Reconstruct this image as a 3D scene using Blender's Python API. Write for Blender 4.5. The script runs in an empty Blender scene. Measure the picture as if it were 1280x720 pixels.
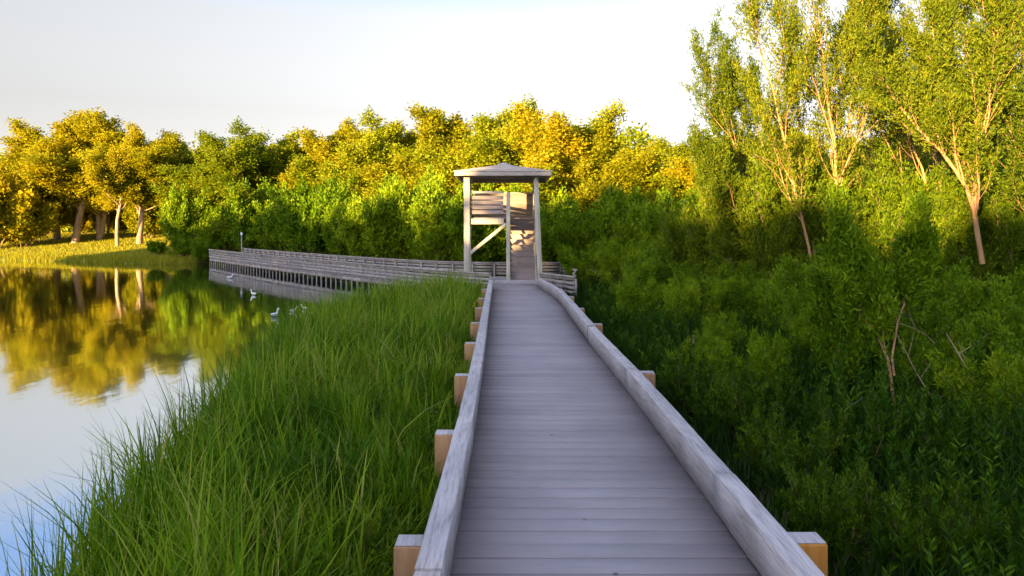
import bpy, math, random
import numpy as np
from mathutils import Vector

# ------------------------------------------------------------------ camera, sky, sun, exposure
S = bpy.context.scene
COL = S.collection
F = 900.0                      # focal length in pixels of the 1280 wide photograph
CZ = 1.95                      # eye height above the deck (deck top is z = 0)
HY = 283.0                     # horizon row
WZ = -0.50                     # water level
cam = bpy.data.cameras.new('camera'); camo = bpy.data.objects.new('camera', cam); COL.objects.link(camo)
cam.sensor_width = 36; cam.lens = 36 * F / 1280; cam.shift_y = -(360 - HY) / 1280
cam.clip_start = 0.05; cam.clip_end = 6000
camo.location = (0, 0, CZ); camo.rotation_euler = (math.radians(90), 0, 0)
S.camera = camo

SUN_EL, SUN_AZ = math.radians(6.0), math.radians(35.0)     # low sun behind the left shoulder
sd = Vector((-math.sin(SUN_AZ) * math.cos(SUN_EL), -math.cos(SUN_AZ) * math.cos(SUN_EL), math.sin(SUN_EL)))
sun = bpy.data.lights.new('sun', 'SUN'); suno = bpy.data.objects.new('sun', sun); COL.objects.link(suno)
sun.energy = 5.0; sun.angle = math.radians(0.4); sun.color = (1.0, 0.65, 0.25)
suno.rotation_euler = sd.to_track_quat('Z', 'Y').to_euler()
W = bpy.data.worlds.new('World'); S.world = W; W.use_nodes = True
wn = W.node_tree; bg = wn.nodes['Background']
sky = wn.nodes.new('ShaderNodeTexSky'); sky.sky_type = 'NISHITA'; sky.sun_disc = False
sky.sun_elevation = SUN_EL; sky.sun_rotation = math.pi + SUN_AZ
sky.air_density = 1.0; sky.dust_density = 1.2; sky.ozone_density = 1.5; sky.altitude = 0
# hazy evening air: paler towards the horizon, bluer overhead
tc = wn.nodes.new('ShaderNodeTexCoord'); sx = wn.nodes.new('ShaderNodeSeparateXYZ'); wn.links.new(tc.outputs['Generated'], sx.inputs[0])
mrs = wn.nodes.new('ShaderNodeValToRGB'); wn.links.new(sx.outputs['Z'], mrs.inputs[0]); er = mrs.color_ramp.elements
er[0].position = .0; er[0].color = (0, 0, 0, 1); er[1].position = .8; er[1].color = (.5, .5, .5, 1)
for p_, c_ in ((.18, .10), (.28, .16), (.335, .8), (.55, 1.0)):
    e_ = er.new(p_); e_.color = (c_, c_, c_, 1)
hsw = wn.nodes.new('ShaderNodeHueSaturation'); wn.links.new(mrs.outputs[0], hsw.inputs['Saturation']); wn.links.new(sky.outputs[0], hsw.inputs['Color'])
rw = wn.nodes.new('ShaderNodeValToRGB'); wn.links.new(sx.outputs['Z'], rw.inputs[0]); er = rw.color_ramp.elements
er[0].position = 0.0; er[0].color = (.66, .65, .62, 1); er[1].position = .8; er[1].color = (1.3, 1.16, 1.25, 1)
for p_, c_ in ((.12, (.53, .515, .505)), (.27, (.59, .585, .595)), (.34, (.58, .64, .86)), (.42, (.62, .70, 1.0)), (.55, (1.0, .92, 1.08))):
    e_ = er.new(p_); e_.color = (*c_, 1)
mw = wn.nodes.new('ShaderNodeMix'); mw.data_type = 'RGBA'; mw.blend_type = 'MULTIPLY'; mw.inputs[0].default_value = 1
wn.links.new(hsw.outputs[0], mw.inputs[6]); wn.links.new(rw.outputs[0], mw.inputs[7])
wn.links.new(mw.outputs[2], bg.inputs[0]); bg.inputs[1].default_value = 0.128
S.view_settings.view_transform = 'Standard'; S.view_settings.look = 'None'
S.view_settings.exposure = 2.4; S.view_settings.gamma = 1
S.render.engine = 'CYCLES'
S.cycles.max_bounces = 5; S.cycles.diffuse_bounces = 3; S.cycles.glossy_bounces = 3
S.cycles.transmission_bounces = 3; S.cycles.transparent_max_bounces = 4
S.cycles.caustics_reflective = False; S.cycles.caustics_refractive = False
S.cycles.sample_clamp_indirect = 6

# ------------------------------------------------------------------ materials
def mat(name):
    m = bpy.data.materials.new(name); m.use_nodes = True
    nt = m.node_tree
    return m, nt, nt.nodes['Principled BSDF']
def N(nt, t, **kw):
    n = nt.nodes.new(t)
    for k, v in kw.items(): setattr(n, k, v)
    return n
def ramp(nt, fac, stops):
    r = N(nt, 'ShaderNodeValToRGB'); e = r.color_ramp.elements
    e[0].position, e[0].color = stops[0][0], (*stops[0][1], 1)
    e[1].position, e[1].color = stops[-1][0], (*stops[-1][1], 1)
    for p, c in stops[1:-1]:
        x = e.new(p); x.color = (*c, 1)
    nt.links.new(fac, r.inputs[0]); return r.outputs[0]
def mixc(nt, fac, a, b, mode='MIX'):
    m = N(nt, 'ShaderNodeMix', data_type='RGBA', blend_type=mode)
    for sock, v in ((m.inputs[0], fac), (m.inputs[6], a), (m.inputs[7], b)):
        if hasattr(v, 'node'): nt.links.new(v, sock)
        else: sock.default_value = v if isinstance(v, float) else (*v, 1)
    return m.outputs[2]
def coords(nt, scale=(1, 1, 1)):
    c = N(nt, 'ShaderNodeTexCoord'); m = N(nt, 'ShaderNodeMapping')
    nt.links.new(c.outputs['Object'], m.inputs[0]); m.inputs['Scale'].default_value = scale
    return m.outputs[0]
def noise(nt, vec, scale, detail=4, rough=0.55):
    n = N(nt, 'ShaderNodeTexNoise'); n.inputs['Scale'].default_value = scale
    n.inputs['Detail'].default_value = detail; n.inputs['Roughness'].default_value = rough
    nt.links.new(vec, n.inputs['Vector']); return n.outputs[0]
def bump(nt, h, bsdf, strength, dist):
    b = N(nt, 'ShaderNodeBump'); b.inputs['Strength'].default_value = strength; b.inputs['Distance'].default_value = dist
    nt.links.new(h, b.inputs['Height']); nt.links.new(b.outputs[0], bsdf.inputs['Normal'])

def leaf_mat(name, stops, trans=0.35, rough=0.5):
    m, nt, b = mat(name)
    a = N(nt, 'ShaderNodeAttribute', attribute_name='v')
    c = ramp(nt, a.outputs['Fac'], stops)
    oi = N(nt, 'ShaderNodeObjectInfo')
    hs = N(nt, 'ShaderNodeHueSaturation'); nt.links.new(c, hs.inputs['Color'])
    mr = N(nt, 'ShaderNodeMapRange'); nt.links.new(oi.outputs['Random'], mr.inputs[0])
    mr.inputs[3].default_value = 0.488; mr.inputs[4].default_value = 0.512
    nt.links.new(mr.outputs[0], hs.inputs['Hue'])
    mv = N(nt, 'ShaderNodeMapRange'); nt.links.new(oi.outputs['Random'], mv.inputs[0])
    mv.inputs[3].default_value = 1.18; mv.inputs[4].default_value = 0.82
    nt.links.new(mv.outputs[0], hs.inputs['Value'])
    nt.links.new(hs.outputs[0], b.inputs['Base Color'])
    b.inputs['Roughness'].default_value = rough; b.inputs['Specular IOR Level'].default_value = .10
    t = N(nt, 'ShaderNodeBsdfTranslucent')
    nt.links.new(mixc(nt, 1.0, hs.outputs[0], (1.25, 1.15, 0.6), 'MULTIPLY'), t.inputs[0])
    ms = N(nt, 'ShaderNodeMixShader'); ms.inputs[0].default_value = trans
    nt.links.new(b.outputs[0], ms.inputs[1]); nt.links.new(t.outputs[0], ms.inputs[2])
    nt.links.new(ms.outputs[0], nt.nodes['Material Output'].inputs[0])
    return m
M = {}
M['leaf_broad'] = leaf_mat('leaf_broad', [(0, (.10, .16, .006)), (.5, (.20, .25, .008)), (1, (.33, .34, .014))], .42)
M['leaf_gold'] = leaf_mat('leaf_gold', [(0, (.14, .18, .006)), (.5, (.33, .32, .010)), (1, (.48, .41, .016))], .5)
M['leaf_shrub'] = leaf_mat('leaf_shrub', [(0, (.066, .135, .004)), (.55, (.165, .275, .007)), (1, (.30, .38, .012))])
M['leaf_willow'] = leaf_mat('leaf_willow', [(0, (.050, .088, .005)), (.5, (.11, .16, .008)), (1, (.21, .235, .012))])
M['leaf_mix'] = leaf_mat('leaf_mix', [(0, (.055, .105, .004)), (.5, (.125, .20, .007)), (1, (.25, .29, .012))], .42)
M['grass'] = leaf_mat('grass', [(0, (.030, .095, .003)), (.45, (.10, .22, .006)), (.85, (.23, .34, .015)), (.93, (.36, .38, .07)), (1, (.42, .34, .12))], .3)
M['bank_grass'] = leaf_mat('bank_grass', [(0, (.16, .20, .008)), (.6, (.34, .32, .014)), (1, (.48, .38, .04))], .3)
M['reed'] = leaf_mat('reed', [(0, (.014, .040, .003)), (.6, (.038, .095, .005)), (1, (.11, .17, .012))], .25)
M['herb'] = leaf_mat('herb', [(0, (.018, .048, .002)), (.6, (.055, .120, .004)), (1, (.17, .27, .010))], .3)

def bark(name, c1, c2):
    m, nt, b = mat(name); v = coords(nt, (1, 1, .25))
    n = noise(nt, v, 9, 6)
    nt.links.new(ramp(nt, n, [(.3, c1), (.7, c2)]), b.inputs['Base Color'])
    b.inputs['Roughness'].default_value = .85; bump(nt, n, b, .6, .03)
    return m
M['bark'] = bark('bark', (.12, .075, .045), (.30, .21, .14))
M['bark_willow'] = bark('bark_willow', (.30, .15, .065), (.55, .32, .15))
M['bark_pale'] = bark('bark_pale', (.24, .16, .10), (.48, .34, .23))

def wood(name, stretch, dark, mid, light, gr=22, varamt=.35, rough=.75):
    """weathered timber, grain stretched along the given axis"""
    m, nt, b = mat(name)
    sc = [1.0, 1.0, 1.0]; sc[stretch] = .06
    v = coords(nt, tuple(sc)); n = noise(nt, v, gr, 8, .65)
    v2 = coords(nt, (1, 1, 1)); n2 = noise(nt, v2, 1.1, 4)
    c = ramp(nt, n, [(.28, dark), (.5, mid), (.72, light)])
    a = N(nt, 'ShaderNodeAttribute', attribute_name='v')
    mv = N(nt, 'ShaderNodeMapRange'); nt.links.new(a.outputs['Fac'], mv.inputs[0])
    mv.inputs[3].default_value = 1 - varamt / 2; mv.inputs[4].default_value = 1 + varamt / 2
    cc = N(nt, 'ShaderNodeCombineXYZ')
    for i in range(3): nt.links.new(mv.outputs[0], cc.inputs[i])
    c = mixc(nt, 1.0, c, cc.outputs[0], 'MULTIPLY')
    st = ramp(nt, n2, [(.35, (.88, .88, .89)), (.65, (1.06, 1.05, 1.03))])
    c = mixc(nt, 1.0, c, st, 'MULTIPLY')
    # knots and small stains
    vo = N(nt, 'ShaderNodeTexVoronoi'); vo.inputs['Scale'].default_value = 2.3
    nt.links.new(v2, vo.inputs['Vector'])
    kn = ramp(nt, vo.outputs['Distance'], [(.02, (.35, .3, .28)), (.055, (1, 1, 1))])
    c = mixc(nt, 1.0, c, kn, 'MULTIPLY')
    nt.links.new(c, b.inputs['Base Color'])
    b.inputs['Roughness'].default_value = rough; b.inputs['Specular IOR Level'].default_value = .3
    bump(nt, n, b, .5, .006)
    return m
M['deck'] = wood('deck', 0, (.30, .265, .275), (.335, .30, .31), (.365, .33, .34), 60, .24, .6)
M['curb'] = wood('curb', 1, (.26, .235, .23), (.50, .46, .46), (.62, .58, .58), 55, .12)
M['post_new'] = wood('post_new', 2, (.36, .19, .09), (.52, .29, .14), (.62, .38, .21), 22, .2)
M['post_orange'] = wood('post_orange', 2, (.58, .22, .035), (.70, .29, .05), (.78, .37, .09), 22, .2)
M['rail'] = wood('rail', 0, (.28, .235, .21), (.42, .365, .335), (.53, .475, .44), 40, .35)
M['frame'] = wood('frame', 2, (.40, .36, .29), (.56, .51, .42), (.66, .61, .52), 20, .2)
M['board'] = wood('board', 0, (.27, .215, .20), (.37, .30, .285), (.45, .38, .355), 40, .4)
M['roofing'] = wood('roofing', 0, (.38, .32, .28), (.52, .45, .40), (.62, .55, .50), 30, .35)

m, nt, b = mat('water'); M['water'] = m
b.inputs['Base Color'].default_value = (.006, .012, .008, 1); b.inputs['Roughness'].default_value = .035
b.inputs['IOR'].default_value = 2.7; b.inputs['Specular IOR Level'].default_value = .5
n1 = noise(nt, coords(nt, (.9, .35, 1)), 2.2, 3)
n2 = noise(nt, coords(nt, (.25, .1, 1)), 1.3, 2)
ad = N(nt, 'ShaderNodeMath', operation='ADD'); nt.links.new(n1, ad.inputs[0]); nt.links.new(n2, ad.inputs[1])
bp = N(nt, 'ShaderNodeBump'); bp.inputs['Strength'].default_value = .06; bp.inputs['Distance'].default_value = .05
nt.links.new(ad.outputs[0], bp.inputs['Height']); nt.links.new(bp.outputs[0], b.inputs['Normal'])
gl = N(nt, 'ShaderNodeBsdfGlossy'); gl.inputs['Color'].default_value = (.93, .97, 1, 1); gl.inputs['Roughness'].default_value = .055
nt.links.new(bp.outputs[0], gl.inputs['Normal'])
mg = N(nt, 'ShaderNodeMixShader'); mg.inputs[0].default_value = .7
nt.links.new(b.outputs[0], mg.inputs[1]); nt.links.new(gl.outputs[0], mg.inputs[2]); nt.links.new(mg.outputs[0], nt.nodes['Material Output'].inputs[0])

m, nt, b = mat('ground'); M['ground'] = m
n1 = noise(nt, coords(nt), .35, 6); n2 = noise(nt, coords(nt), 6, 6)
c = ramp(nt, n1, [(.35, (.05, .07, .012)), (.65, (.10, .13, .02))])
c = mixc(nt, n2, c, (.05, .04, .02))
sp_ = N(nt, 'ShaderNodeSeparateXYZ'); nt.links.new(coords(nt), sp_.inputs[0])
my = N(nt, 'ShaderNodeMapRange'); nt.links.new(sp_.outputs['Y'], my.inputs[0]); my.inputs[1].default_value = 44; my.inputs[2].default_value = 48
mx = N(nt, 'ShaderNodeMapRange'); nt.links.new(sp_.outputs['X'], mx.inputs[0]); mx.inputs[1].default_value = -16; mx.inputs[2].default_value = -20
ml = N(nt, 'ShaderNodeMath', operation='MULTIPLY'); nt.links.new(my.outputs[0], ml.inputs[0]); nt.links.new(mx.outputs[0], ml.inputs[1])
c = mixc(nt, ml.outputs[0], c, ramp(nt, n2, [(.3, (.17, .21, .012)), (.7, (.30, .30, .02))]))
nt.links.new(c, b.inputs['Base Color'])
b.inputs['Roughness'].default_value = .95; bump(nt, n2, b, .6, .08)

m, nt, b = mat('bird_white'); M['bird'] = m
n1 = noise(nt, coords(nt), 30, 3)
nt.links.new(ramp(nt, n1, [(.3, (.86, .86, .84)), (.7, (.93, .93, .92))]), b.inputs['Base Color']); b.inputs['Roughness'].default_value = .8
m, nt, b = mat('beak'); M['beak'] = m
n1 = noise(nt, coords(nt), 40, 2)
nt.links.new(ramp(nt, n1, [(.3, (.5, .3, .05)), (.7, (.6, .38, .08))]), b.inputs['Base Color'])
m, nt, b = mat('nail'); M['nail'] = m
n1 = noise(nt, coords(nt), 60, 2)
nt.links.new(ramp(nt, n1, [(.3, (.05, .045, .04)), (.7, (.10, .08, .07))]), b.inputs['Base Color'])
b.inputs['Metallic'].default_value = .6; b.inputs['Roughness'].default_value = .6

# ------------------------------------------------------------------ mesh helpers
def link(name, me, m, parent=None):
    me.materials.append(m)
    o = bpy.data.objects.new(name, me); COL.objects.link(o)
    if parent: o.parent = parent
    return o
def quad_mesh(name, V, Q, v=None, smooth=False):
    V = np.asarray(V, dtype=np.float32).reshape(-1, 3); Q = np.asarray(Q, dtype=np.int32).reshape(-1, 4)
    me = bpy.data.meshes.new(name)
    me.vertices.add(len(V)); me.vertices.foreach_set('co', V.ravel())
    me.loops.add(Q.size); me.loops.foreach_set('vertex_index', Q.ravel())
    me.polygons.add(len(Q)); me.polygons.foreach_set('loop_start', np.arange(0, Q.size, 4, dtype=np.int32))
    me.update(calc_edges=True)
    if v is not None:
        a = me.attributes.new('v', 'FLOAT', 'FACE'); a.data.foreach_set('value', np.asarray(v, dtype=np.float32))
    if smooth: me.polygons.foreach_set('use_smooth', np.ones(len(Q), dtype=bool))
    return me
class Q4:                                   # collects many quads quickly
    def __init__(s): s.V, s.Q, s.v, s.n = [], [], [], 0
    def add(s, V, Q, v):
        V = np.asarray(V).reshape(-1, 3); Q = np.asarray(Q).reshape(-1, 4)
        s.V.append(V); s.Q.append(Q + s.n); s.v.append(np.broadcast_to(v, (len(Q),))); s.n += len(V)
    def mesh(s, name, smooth=False): return quad_mesh(name, np.concatenate(s.V), np.concatenate(s.Q), np.concatenate(s.v), smooth)
    def build(s, name, m, parent=None, smooth=False): return link(name, s.mesh(name, smooth), m, parent)
def tag(o, label, cat=None, group=None, kind=None):
    o['label'] = label
    if cat: o['category'] = cat
    if group: o['group'] = group
    if kind: o['kind'] = kind
    return o
def thing(name, loc, label, cat, group=None, rz=0.0, sc=None):
    o = bpy.data.objects.new(name, None); COL.objects.link(o); o.empty_display_size = .2
    o.location = loc; o.rotation_euler = (0, 0, rz)
    if sc: o.scale = sc
    return tag(o, label, cat, group)
BOXQ = np.array([(0, 1, 3, 2), (4, 6, 7, 5), (0, 4, 5, 1), (2, 3, 7, 6), (0, 2, 6, 4), (1, 5, 7, 3)])
def box(acc, c, s, rz=0.0, v=.5, rnd=None):
    c = np.array(c, float); h = np.array(s, float) / 2
    P = np.array([(x, y, z) for x in (-1, 1) for y in (-1, 1) for z in (-1, 1)], float) * h
    ca, sa = math.cos(rz), math.sin(rz)
    P = np.stack([P[:, 0] * ca - P[:, 1] * sa, P[:, 0] * sa + P[:, 1] * ca, P[:, 2]], 1)
    if rnd is not None: P += rnd.normal(0, .0015, P.shape)
    acc.add(P + c, BOXQ, v)
def bar(acc, a, b, w, h, v=.5):
    """rectangular bar between two points; w is across (horizontal), h is the other way"""
    a, b = np.array(a, float), np.array(b, float); d = b - a; L = np.linalg.norm(d); d /= L
    up = np.array([0, 0, 1.]) if abs(d[2]) < .95 else np.array([0, 1., 0])
    s = np.cross(d, up); s /= np.linalg.norm(s); u = np.cross(s, d)
    P = [o + x * s * w / 2 + z * u * h / 2 for o in (a, b) for x in (-1, 1) for z in (-1, 1)]
    acc.add(P, BOXQ, v)
def bevel(o, w=.006):
    md = o.modifiers.new('bevel', 'BEVEL'); md.width = w; md.segments = 2; md.limit_method = 'ANGLE'
    return o
def tube(acc, pts, rad, sides=6, v=.5):
    pts = np.asarray(pts, float); rad = np.asarray(rad, float); n = len(pts)
    T = np.gradient(pts, axis=0); T /= np.linalg.norm(T, axis=1)[:, None] + 1e-9
    ref = np.array([1., 0, 0]) if abs(T[0][0]) < .8 else np.array([0, 1., 0])
    s = np.cross(T, ref); s /= np.linalg.norm(s, axis=1)[:, None] + 1e-9
    u = np.cross(T, s)
    a = np.linspace(0, 2 * math.pi, sides, endpoint=False)
    ring = (s[:, None, :] * np.cos(a)[None, :, None] + u[:, None, :] * np.sin(a)[None, :, None]) * rad[:, None, None]
    V = (pts[:, None, :] + ring).reshape(-1, 3)
    i = np.arange(n - 1)[:, None] * sides; j = np.arange(sides)[None, :]; k = (j + 1) % sides
    Q = np.stack([i + j, i + k, i + sides + k, i + sides + j], -1).reshape(-1, 4)
    acc.add(V, Q, v)
def norm(a): return a / (np.linalg.norm(a, axis=-1, keepdims=True) + 1e-9)
def add_leaves(acc, rng, P, D, L, Wd, v):
    """kite shaped leaf faces: P base points, D directions, L lengths, Wd widths"""
    n = len(P); D = norm(D); s = norm(np.cross(D, norm(rng.normal(size=(n, 3)))))
    L = L[:, None]; Wd = Wd[:, None]
    mid = P + D * L * .42
    V = np.stack([P, mid + s * Wd / 2, P + D * L, mid - s * Wd / 2], 1).reshape(-1, 3)
    acc.add(V, np.arange(4 * n).reshape(n, 4), v)
def add_blades(acc, rng, P, H, Wd, az, bend, v, segs=4):
    """tapering curved grass blades rising from P"""
    n = len(P); d = np.stack([np.cos(az), np.sin(az), 0 * az], 1)
    face = az + rng.uniform(.6, 2.5, n); s = np.stack([np.cos(face), np.sin(face), 0 * az], 1)
    rows = []
    for k in range(segs + 1):
        t = k / segs
        out = bend * t ** 2.0; z = t * (1 - .35 * np.minimum(bend, 1.2) * t)
        c = P + d * (out * H)[:, None] + np.array([0, 0, 1.]) * (z * H)[:, None]
        w = Wd * (1.0 - t ** 1.6 * .93) * .5
        rows.append(c - s * w[:, None]); rows.append(c + s * w[:, None])
    V = np.stack(rows, 1).reshape(-1, 3); m = 2 * (segs + 1)
    base = np.arange(n)[:, None] * m
    Q = np.concatenate([base + np.array([[2 * k, 2 * k + 1, 2 * k + 3, 2 * k + 2]]) for k in range(segs)], 1).reshape(-1, 4)
    acc.add(V, Q, np.repeat(v, segs))

# ------------------------------------------------------------------ lake outline and terrain
LAKE = np.array([(-1.9, -60), (-1.9, 0), (-2.2, 3.4), (-2.9, 6), (-3.4, 9), (-3.9, 12), (-4.2, 15), (-3.6, 17.5), (-2.8, 20),
                 (-1.6, 22), (-.6, 25), (-1.2, 30.5), (-4.5, 33.5), (-9, 39), (-14, 45), (-19.2, 51), (-21.5, 47), (-26, 47.5), (-31, 50),
                 (-38, 52), (-60, 53), (-110, 56), (-220, 62), (-240, 30), (-160, 36), (-98, 8)], float)
def lake_sd(x, y):
    """signed distance to the shore, negative over the lake"""
    x = np.asarray(x, float); y = np.asarray(y, float)
    d = np.full(x.shape, 1e9); ins = np.zeros(x.shape, bool); n = len(LAKE)
    for i in range(n):
        (x1, y1), (x2, y2) = LAKE[i], LAKE[(i + 1) % n]
        t = np.clip(((x - x1) * (x2 - x1) + (y - y1) * (y2 - y1)) / ((x2 - x1) ** 2 + (y2 - y1) ** 2), 0, 1)
        d = np.minimum(d, np.hypot(x - x1 - t * (x2 - x1), y - y1 - t * (y2 - y1)))
        cr = ((y1 > y) != (y2 > y)) & (x < (x2 - x1) * (y - y1) / (y2 - y1 + 1e-12) + x1)
        ins ^= cr
    return np.where(ins, -d, d)
def ground_z(x, y):
    x = np.asarray(x, float); y = np.asarray(y, float)
    s = lake_sd(x, y)
    far = np.clip((y - 42) / 8, 0, 1) * np.clip((-x - 12) / 10, 0, 1)
    land = WZ + np.minimum(s * .12, .12) + far * np.clip(s * .115, 0, 1.6) + (1 - far) * np.clip((s - 4) * .012, 0, .5)
    return np.where(s < 0, WZ + np.maximum(s * .35, -1.3), land)
def gz(x, y): return float(ground_z(np.array([x]), np.array([y]))[0])
def px(x_px, d): return (x_px - 640) * d / F
def zpx(y_px, d): return CZ + (HY - y_px) * d / F

gx = np.unique(np.concatenate([np.linspace(-2500, -250, 12), np.linspace(-250, -45, 60), np.linspace(-45, 25, 141), np.linspace(25, 250, 40), np.linspace(250, 2500, 12)]))
gy = np.unique(np.concatenate([np.linspace(-2500, -140, 10), np.linspace(-140, -5, 40), np.linspace(-5, 70, 151), np.linspace(70, 250, 30), np.linspace(250, 3500, 12)]))
X, Y = np.meshgrid(gx, gy, indexing='xy')
Z = ground_z(X.ravel(), Y.ravel()).reshape(X.shape)
nx, ny = len(gx), len(gy)
i, j = np.meshgrid(np.arange(nx - 1), np.arange(ny - 1))
q = (j * nx + i).ravel()
Q = np.stack([q, q + 1, q + nx + 1, q + nx], 1)
o = link('ground', quad_mesh('ground', np.stack([X, Y, Z], -1), Q, smooth=True), M['ground'])
tag(o, 'dark marshy ground and far bank around the lake', kind='structure')
wv = [(-260, -130, WZ), (8, -130, WZ), (8, 60, WZ), (-260, 75, WZ)]
o = link('water', quad_mesh('water', wv, [(0, 1, 2, 3)]), M['water'])
tag(o, 'still lake water mirroring the pale sky and golden trees', kind='structure')

# ------------------------------------------------------------------ main boardwalk
LE = np.array([(-3, -.40), (0, -.36), (4, -.345), (6.5, -.34), (10.8, -.40), (14, -.46), (17.7, -.52), (21, -.57), (24.4, -.62)])
RE = np.array([(-3, 1.32), (0, 1.36), (4, 1.385), (6.2, 1.385), (8, 1.375), (10.3, 1.32), (12.2, 1.275), (15.3, 1.25), (18.1, 1.235), (19.4, 1.20), (20.6, 1.11), (21.7, .99), (22.7, .89), (24.4, .80)])
def smooth_interp(T, y):
    # light smoothing of the polyline
    return (np.interp(y - 1.2, T[:, 0], T[:, 1]) + 2 * np.interp(y, T[:, 0], T[:, 1]) + np.interp(y + 1.2, T[:, 0], T[:, 1])) / 4
le = lambda y: float(smooth_interp(LE, y)); re_ = lambda y: float(smooth_interp(RE, y))
rng = np.random.default_rng(4)
bw = thing('boardwalk', (0, 0, 0), 'grey plank boardwalk with raised timber curbs running straight ahead to the lookout tower', 'boardwalk')
acc = Q4(); y = -2.6; pitch = .19
while y < 24.3:
    a, b2 = y, y + pitch - .013
    dz = rng.normal(0, .0012)
    for (yy, sl) in ((a, 1),):
        xl0, xr0, xl1, xr1 = le(a) - .12, re_(a) + .12, le(b2) - .12, re_(b2) + .12
        e = .004
        top = [(xl0, a + e, dz), (xr0, a + e, dz), (xr1, b2 - e, dz), (xl1, b2 - e, dz)]
        rim = [(xl0, a, dz - e), (xr0, a, dz - e), (xr1, b2, dz - e), (xl1, b2, dz - e)]
        bot = [(p[0], p[1], -.04) for p in rim]
        acc.add(top + rim + bot, [(0, 1, 2, 3), (4, 5, 1, 0), (5, 6, 2, 1), (6, 7, 3, 2), (7, 4, 0, 3),
                                  (8, 9, 5, 4), (9, 10, 6, 5), (10, 11, 7, 6), (11, 8, 4, 7)], rng.uniform(0, 1))
    y += pitch
acc.build('deck', M['deck'], bw)
acc = Q4()
for f in (lambda y: le(y) + .25, lambda y: (le(y) + re_(y)) / 2, lambda y: re_(y) - .25):
    ys = np.linspace(-2.6, 24.2, 18)
    for a, b2 in zip(ys[:-1], ys[1:]): bar(acc, (f(a), a, -.17), (f(b2), b2, -.17), .09, .24, rng.uniform())
acc.build('joist', M['rail'], bw)
def curb(side, y0, y1, name='curb_beam'):
    f = le if side < 0 else re_
    n = max(3, int((y1 - y0) / .12)); ys = np.linspace(y0 + .003, y1 - .003, n)
    wdt, zt, zb = .135, .262, .012
    sec = [(0, zb), (0, zt - .007), (.002, zt - .002), (.007, zt), (wdt - .007, zt), (wdt - .002, zt - .002), (wdt, zt - .007), (wdt, zb)]
    V = []; jit = rng.normal(0, .0018, (n, len(sec), 2))
    jit = (jit + np.roll(jit, 1, 0) + np.roll(jit, -1, 0)) / 2
    dz = rng.normal(0, .006)
    for k, yy in enumerate(ys):
        for q_, (u, z) in enumerate(sec):
            V.append((f(yy) + side * (u + jit[k, q_, 0]), yy, z + dz + jit[k, q_, 1] * .7))
    m_ = len(sec); Qs = []
    for k in range(n - 1):
        for q_ in range(m_):
            p, r = k * m_ + q_, k * m_ + (q_ + 1) % m_
            Qs.append((p, r, r + m_, p + m_) if side > 0 else (p, p + m_, r + m_, r))
    for e in (0, (n - 1) * m_): Qs += [(e, e + 1, e + 6, e + 7), (e + 1, e + 2, e + 5, e + 6), (e + 2, e + 3, e + 4, e + 5)]
    acc = Q4(); acc.add(V, Qs, rng.uniform()); acc.build(name, M['curb'], bw)
for a, b2 in zip([-2.6, .1, 3.55, 6.3, 9.0, 11.7, 14.4, 17.1, 19.8], [.1, 3.55, 6.3, 9.0, 11.7, 14.4, 17.1, 19.8, 22.6]): curb(-1, a, b2)
for a, b2 in zip([-2.6, 1.2, 4.9, 8.6, 12.2, 15.8, 19.4], [1.2, 4.9, 8.6, 12.2, 15.8, 19.4, 23.6]): curb(1, a, b2)
def side_post(x0, x1, y, ztop, m, size=.16):
    acc = Q4(); zb = -1.0; cx = (x0 + x1) / 2
    box(acc, (cx, y + size / 2, (ztop + zb) / 2), (abs(x1 - x0), size, ztop - zb), rng.normal(0, .02), rng.uniform())
    p = bevel(acc.build('post', m, bw), .012)
    a2 = Q4(); box(a2, (cx, y + size / 2, ztop + .004), (abs(x1 - x0) - .016, size - .016, .007), 0, .8)
    e = bevel(a2.build('end_grain', M['curb'], p), .002); return p
for y in (1.75, 4.05, 6.17, 8.62, 11.0, 13.3, 15.7, 18.0, 20.4):
    x = le(y) - .138; side_post(x - .185, x, y, .155 + rng.normal(0, .008), M['post_new'])
for y in (1.75, 4.05, 8.78, 13.2, 15.7, 18.1, 20.5):
    x = re_(y) + .138; p = side_post(x, x + (.26 if y < 14 else .2), y, .155 + rng.normal(0, .008), M['post_orange'] if y < 5 else M['post_new'])
    if 3 < y < 5: p['label'] = 'bright orange-brown post beside the right curb'
acc = Q4(); box(acc, (.1, 24.42, .045), (1.66, .14, .17), 0, .8)
bevel(acc.build('end_beam', M['curb'], bw), .01)
# ------------------------------------------------------------------ lakeside boardwalk curving away to the left
NEAR = np.array([(-.72, 22.75), (-1.7, 23.5), (-3.1, 25.1), (-6.6, 29.5), (-11.0, 35), (-15.6, 41), (-19.6, 46.6)])
FAR = np.array([(2.0, 29.7), (-1.4, 29.4), (-4.2, 31.3), (-8.6, 36.2), (-13.3, 42.2), (-18.2, 48.8)])
lw = thing('lakeside_boardwalk', (0, 0, 0), 'long low boardwalk on thin posts curving over the water to the far left bank', 'boardwalk')
def resample(P, step):
    P = np.asarray(P, float); P2 = [P[0]]
    for a, b2 in zip(P[:-1], P[1:]): P2.append(b2)
    # Chaikin smoothing keeps the curve soft
    for _ in range(2):
        Qp = [P[0]]
        for a, b2 in zip(P[:-1], P[1:]): Qp += [a * .75 + b2 * .25, a * .25 + b2 * .75]
        Qp.append(P[-1]); P = np.array(Qp)
    s = np.concatenate([[0], np.cumsum(np.linalg.norm(np.diff(P, axis=0), axis=1))])
    t = np.linspace(0, s[-1], max(2, int(round(s[-1] / step)) + 1))
    return np.stack([np.interp(t, s, P[:, 0]), np.interp(t, s, P[:, 1])], 1)
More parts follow.
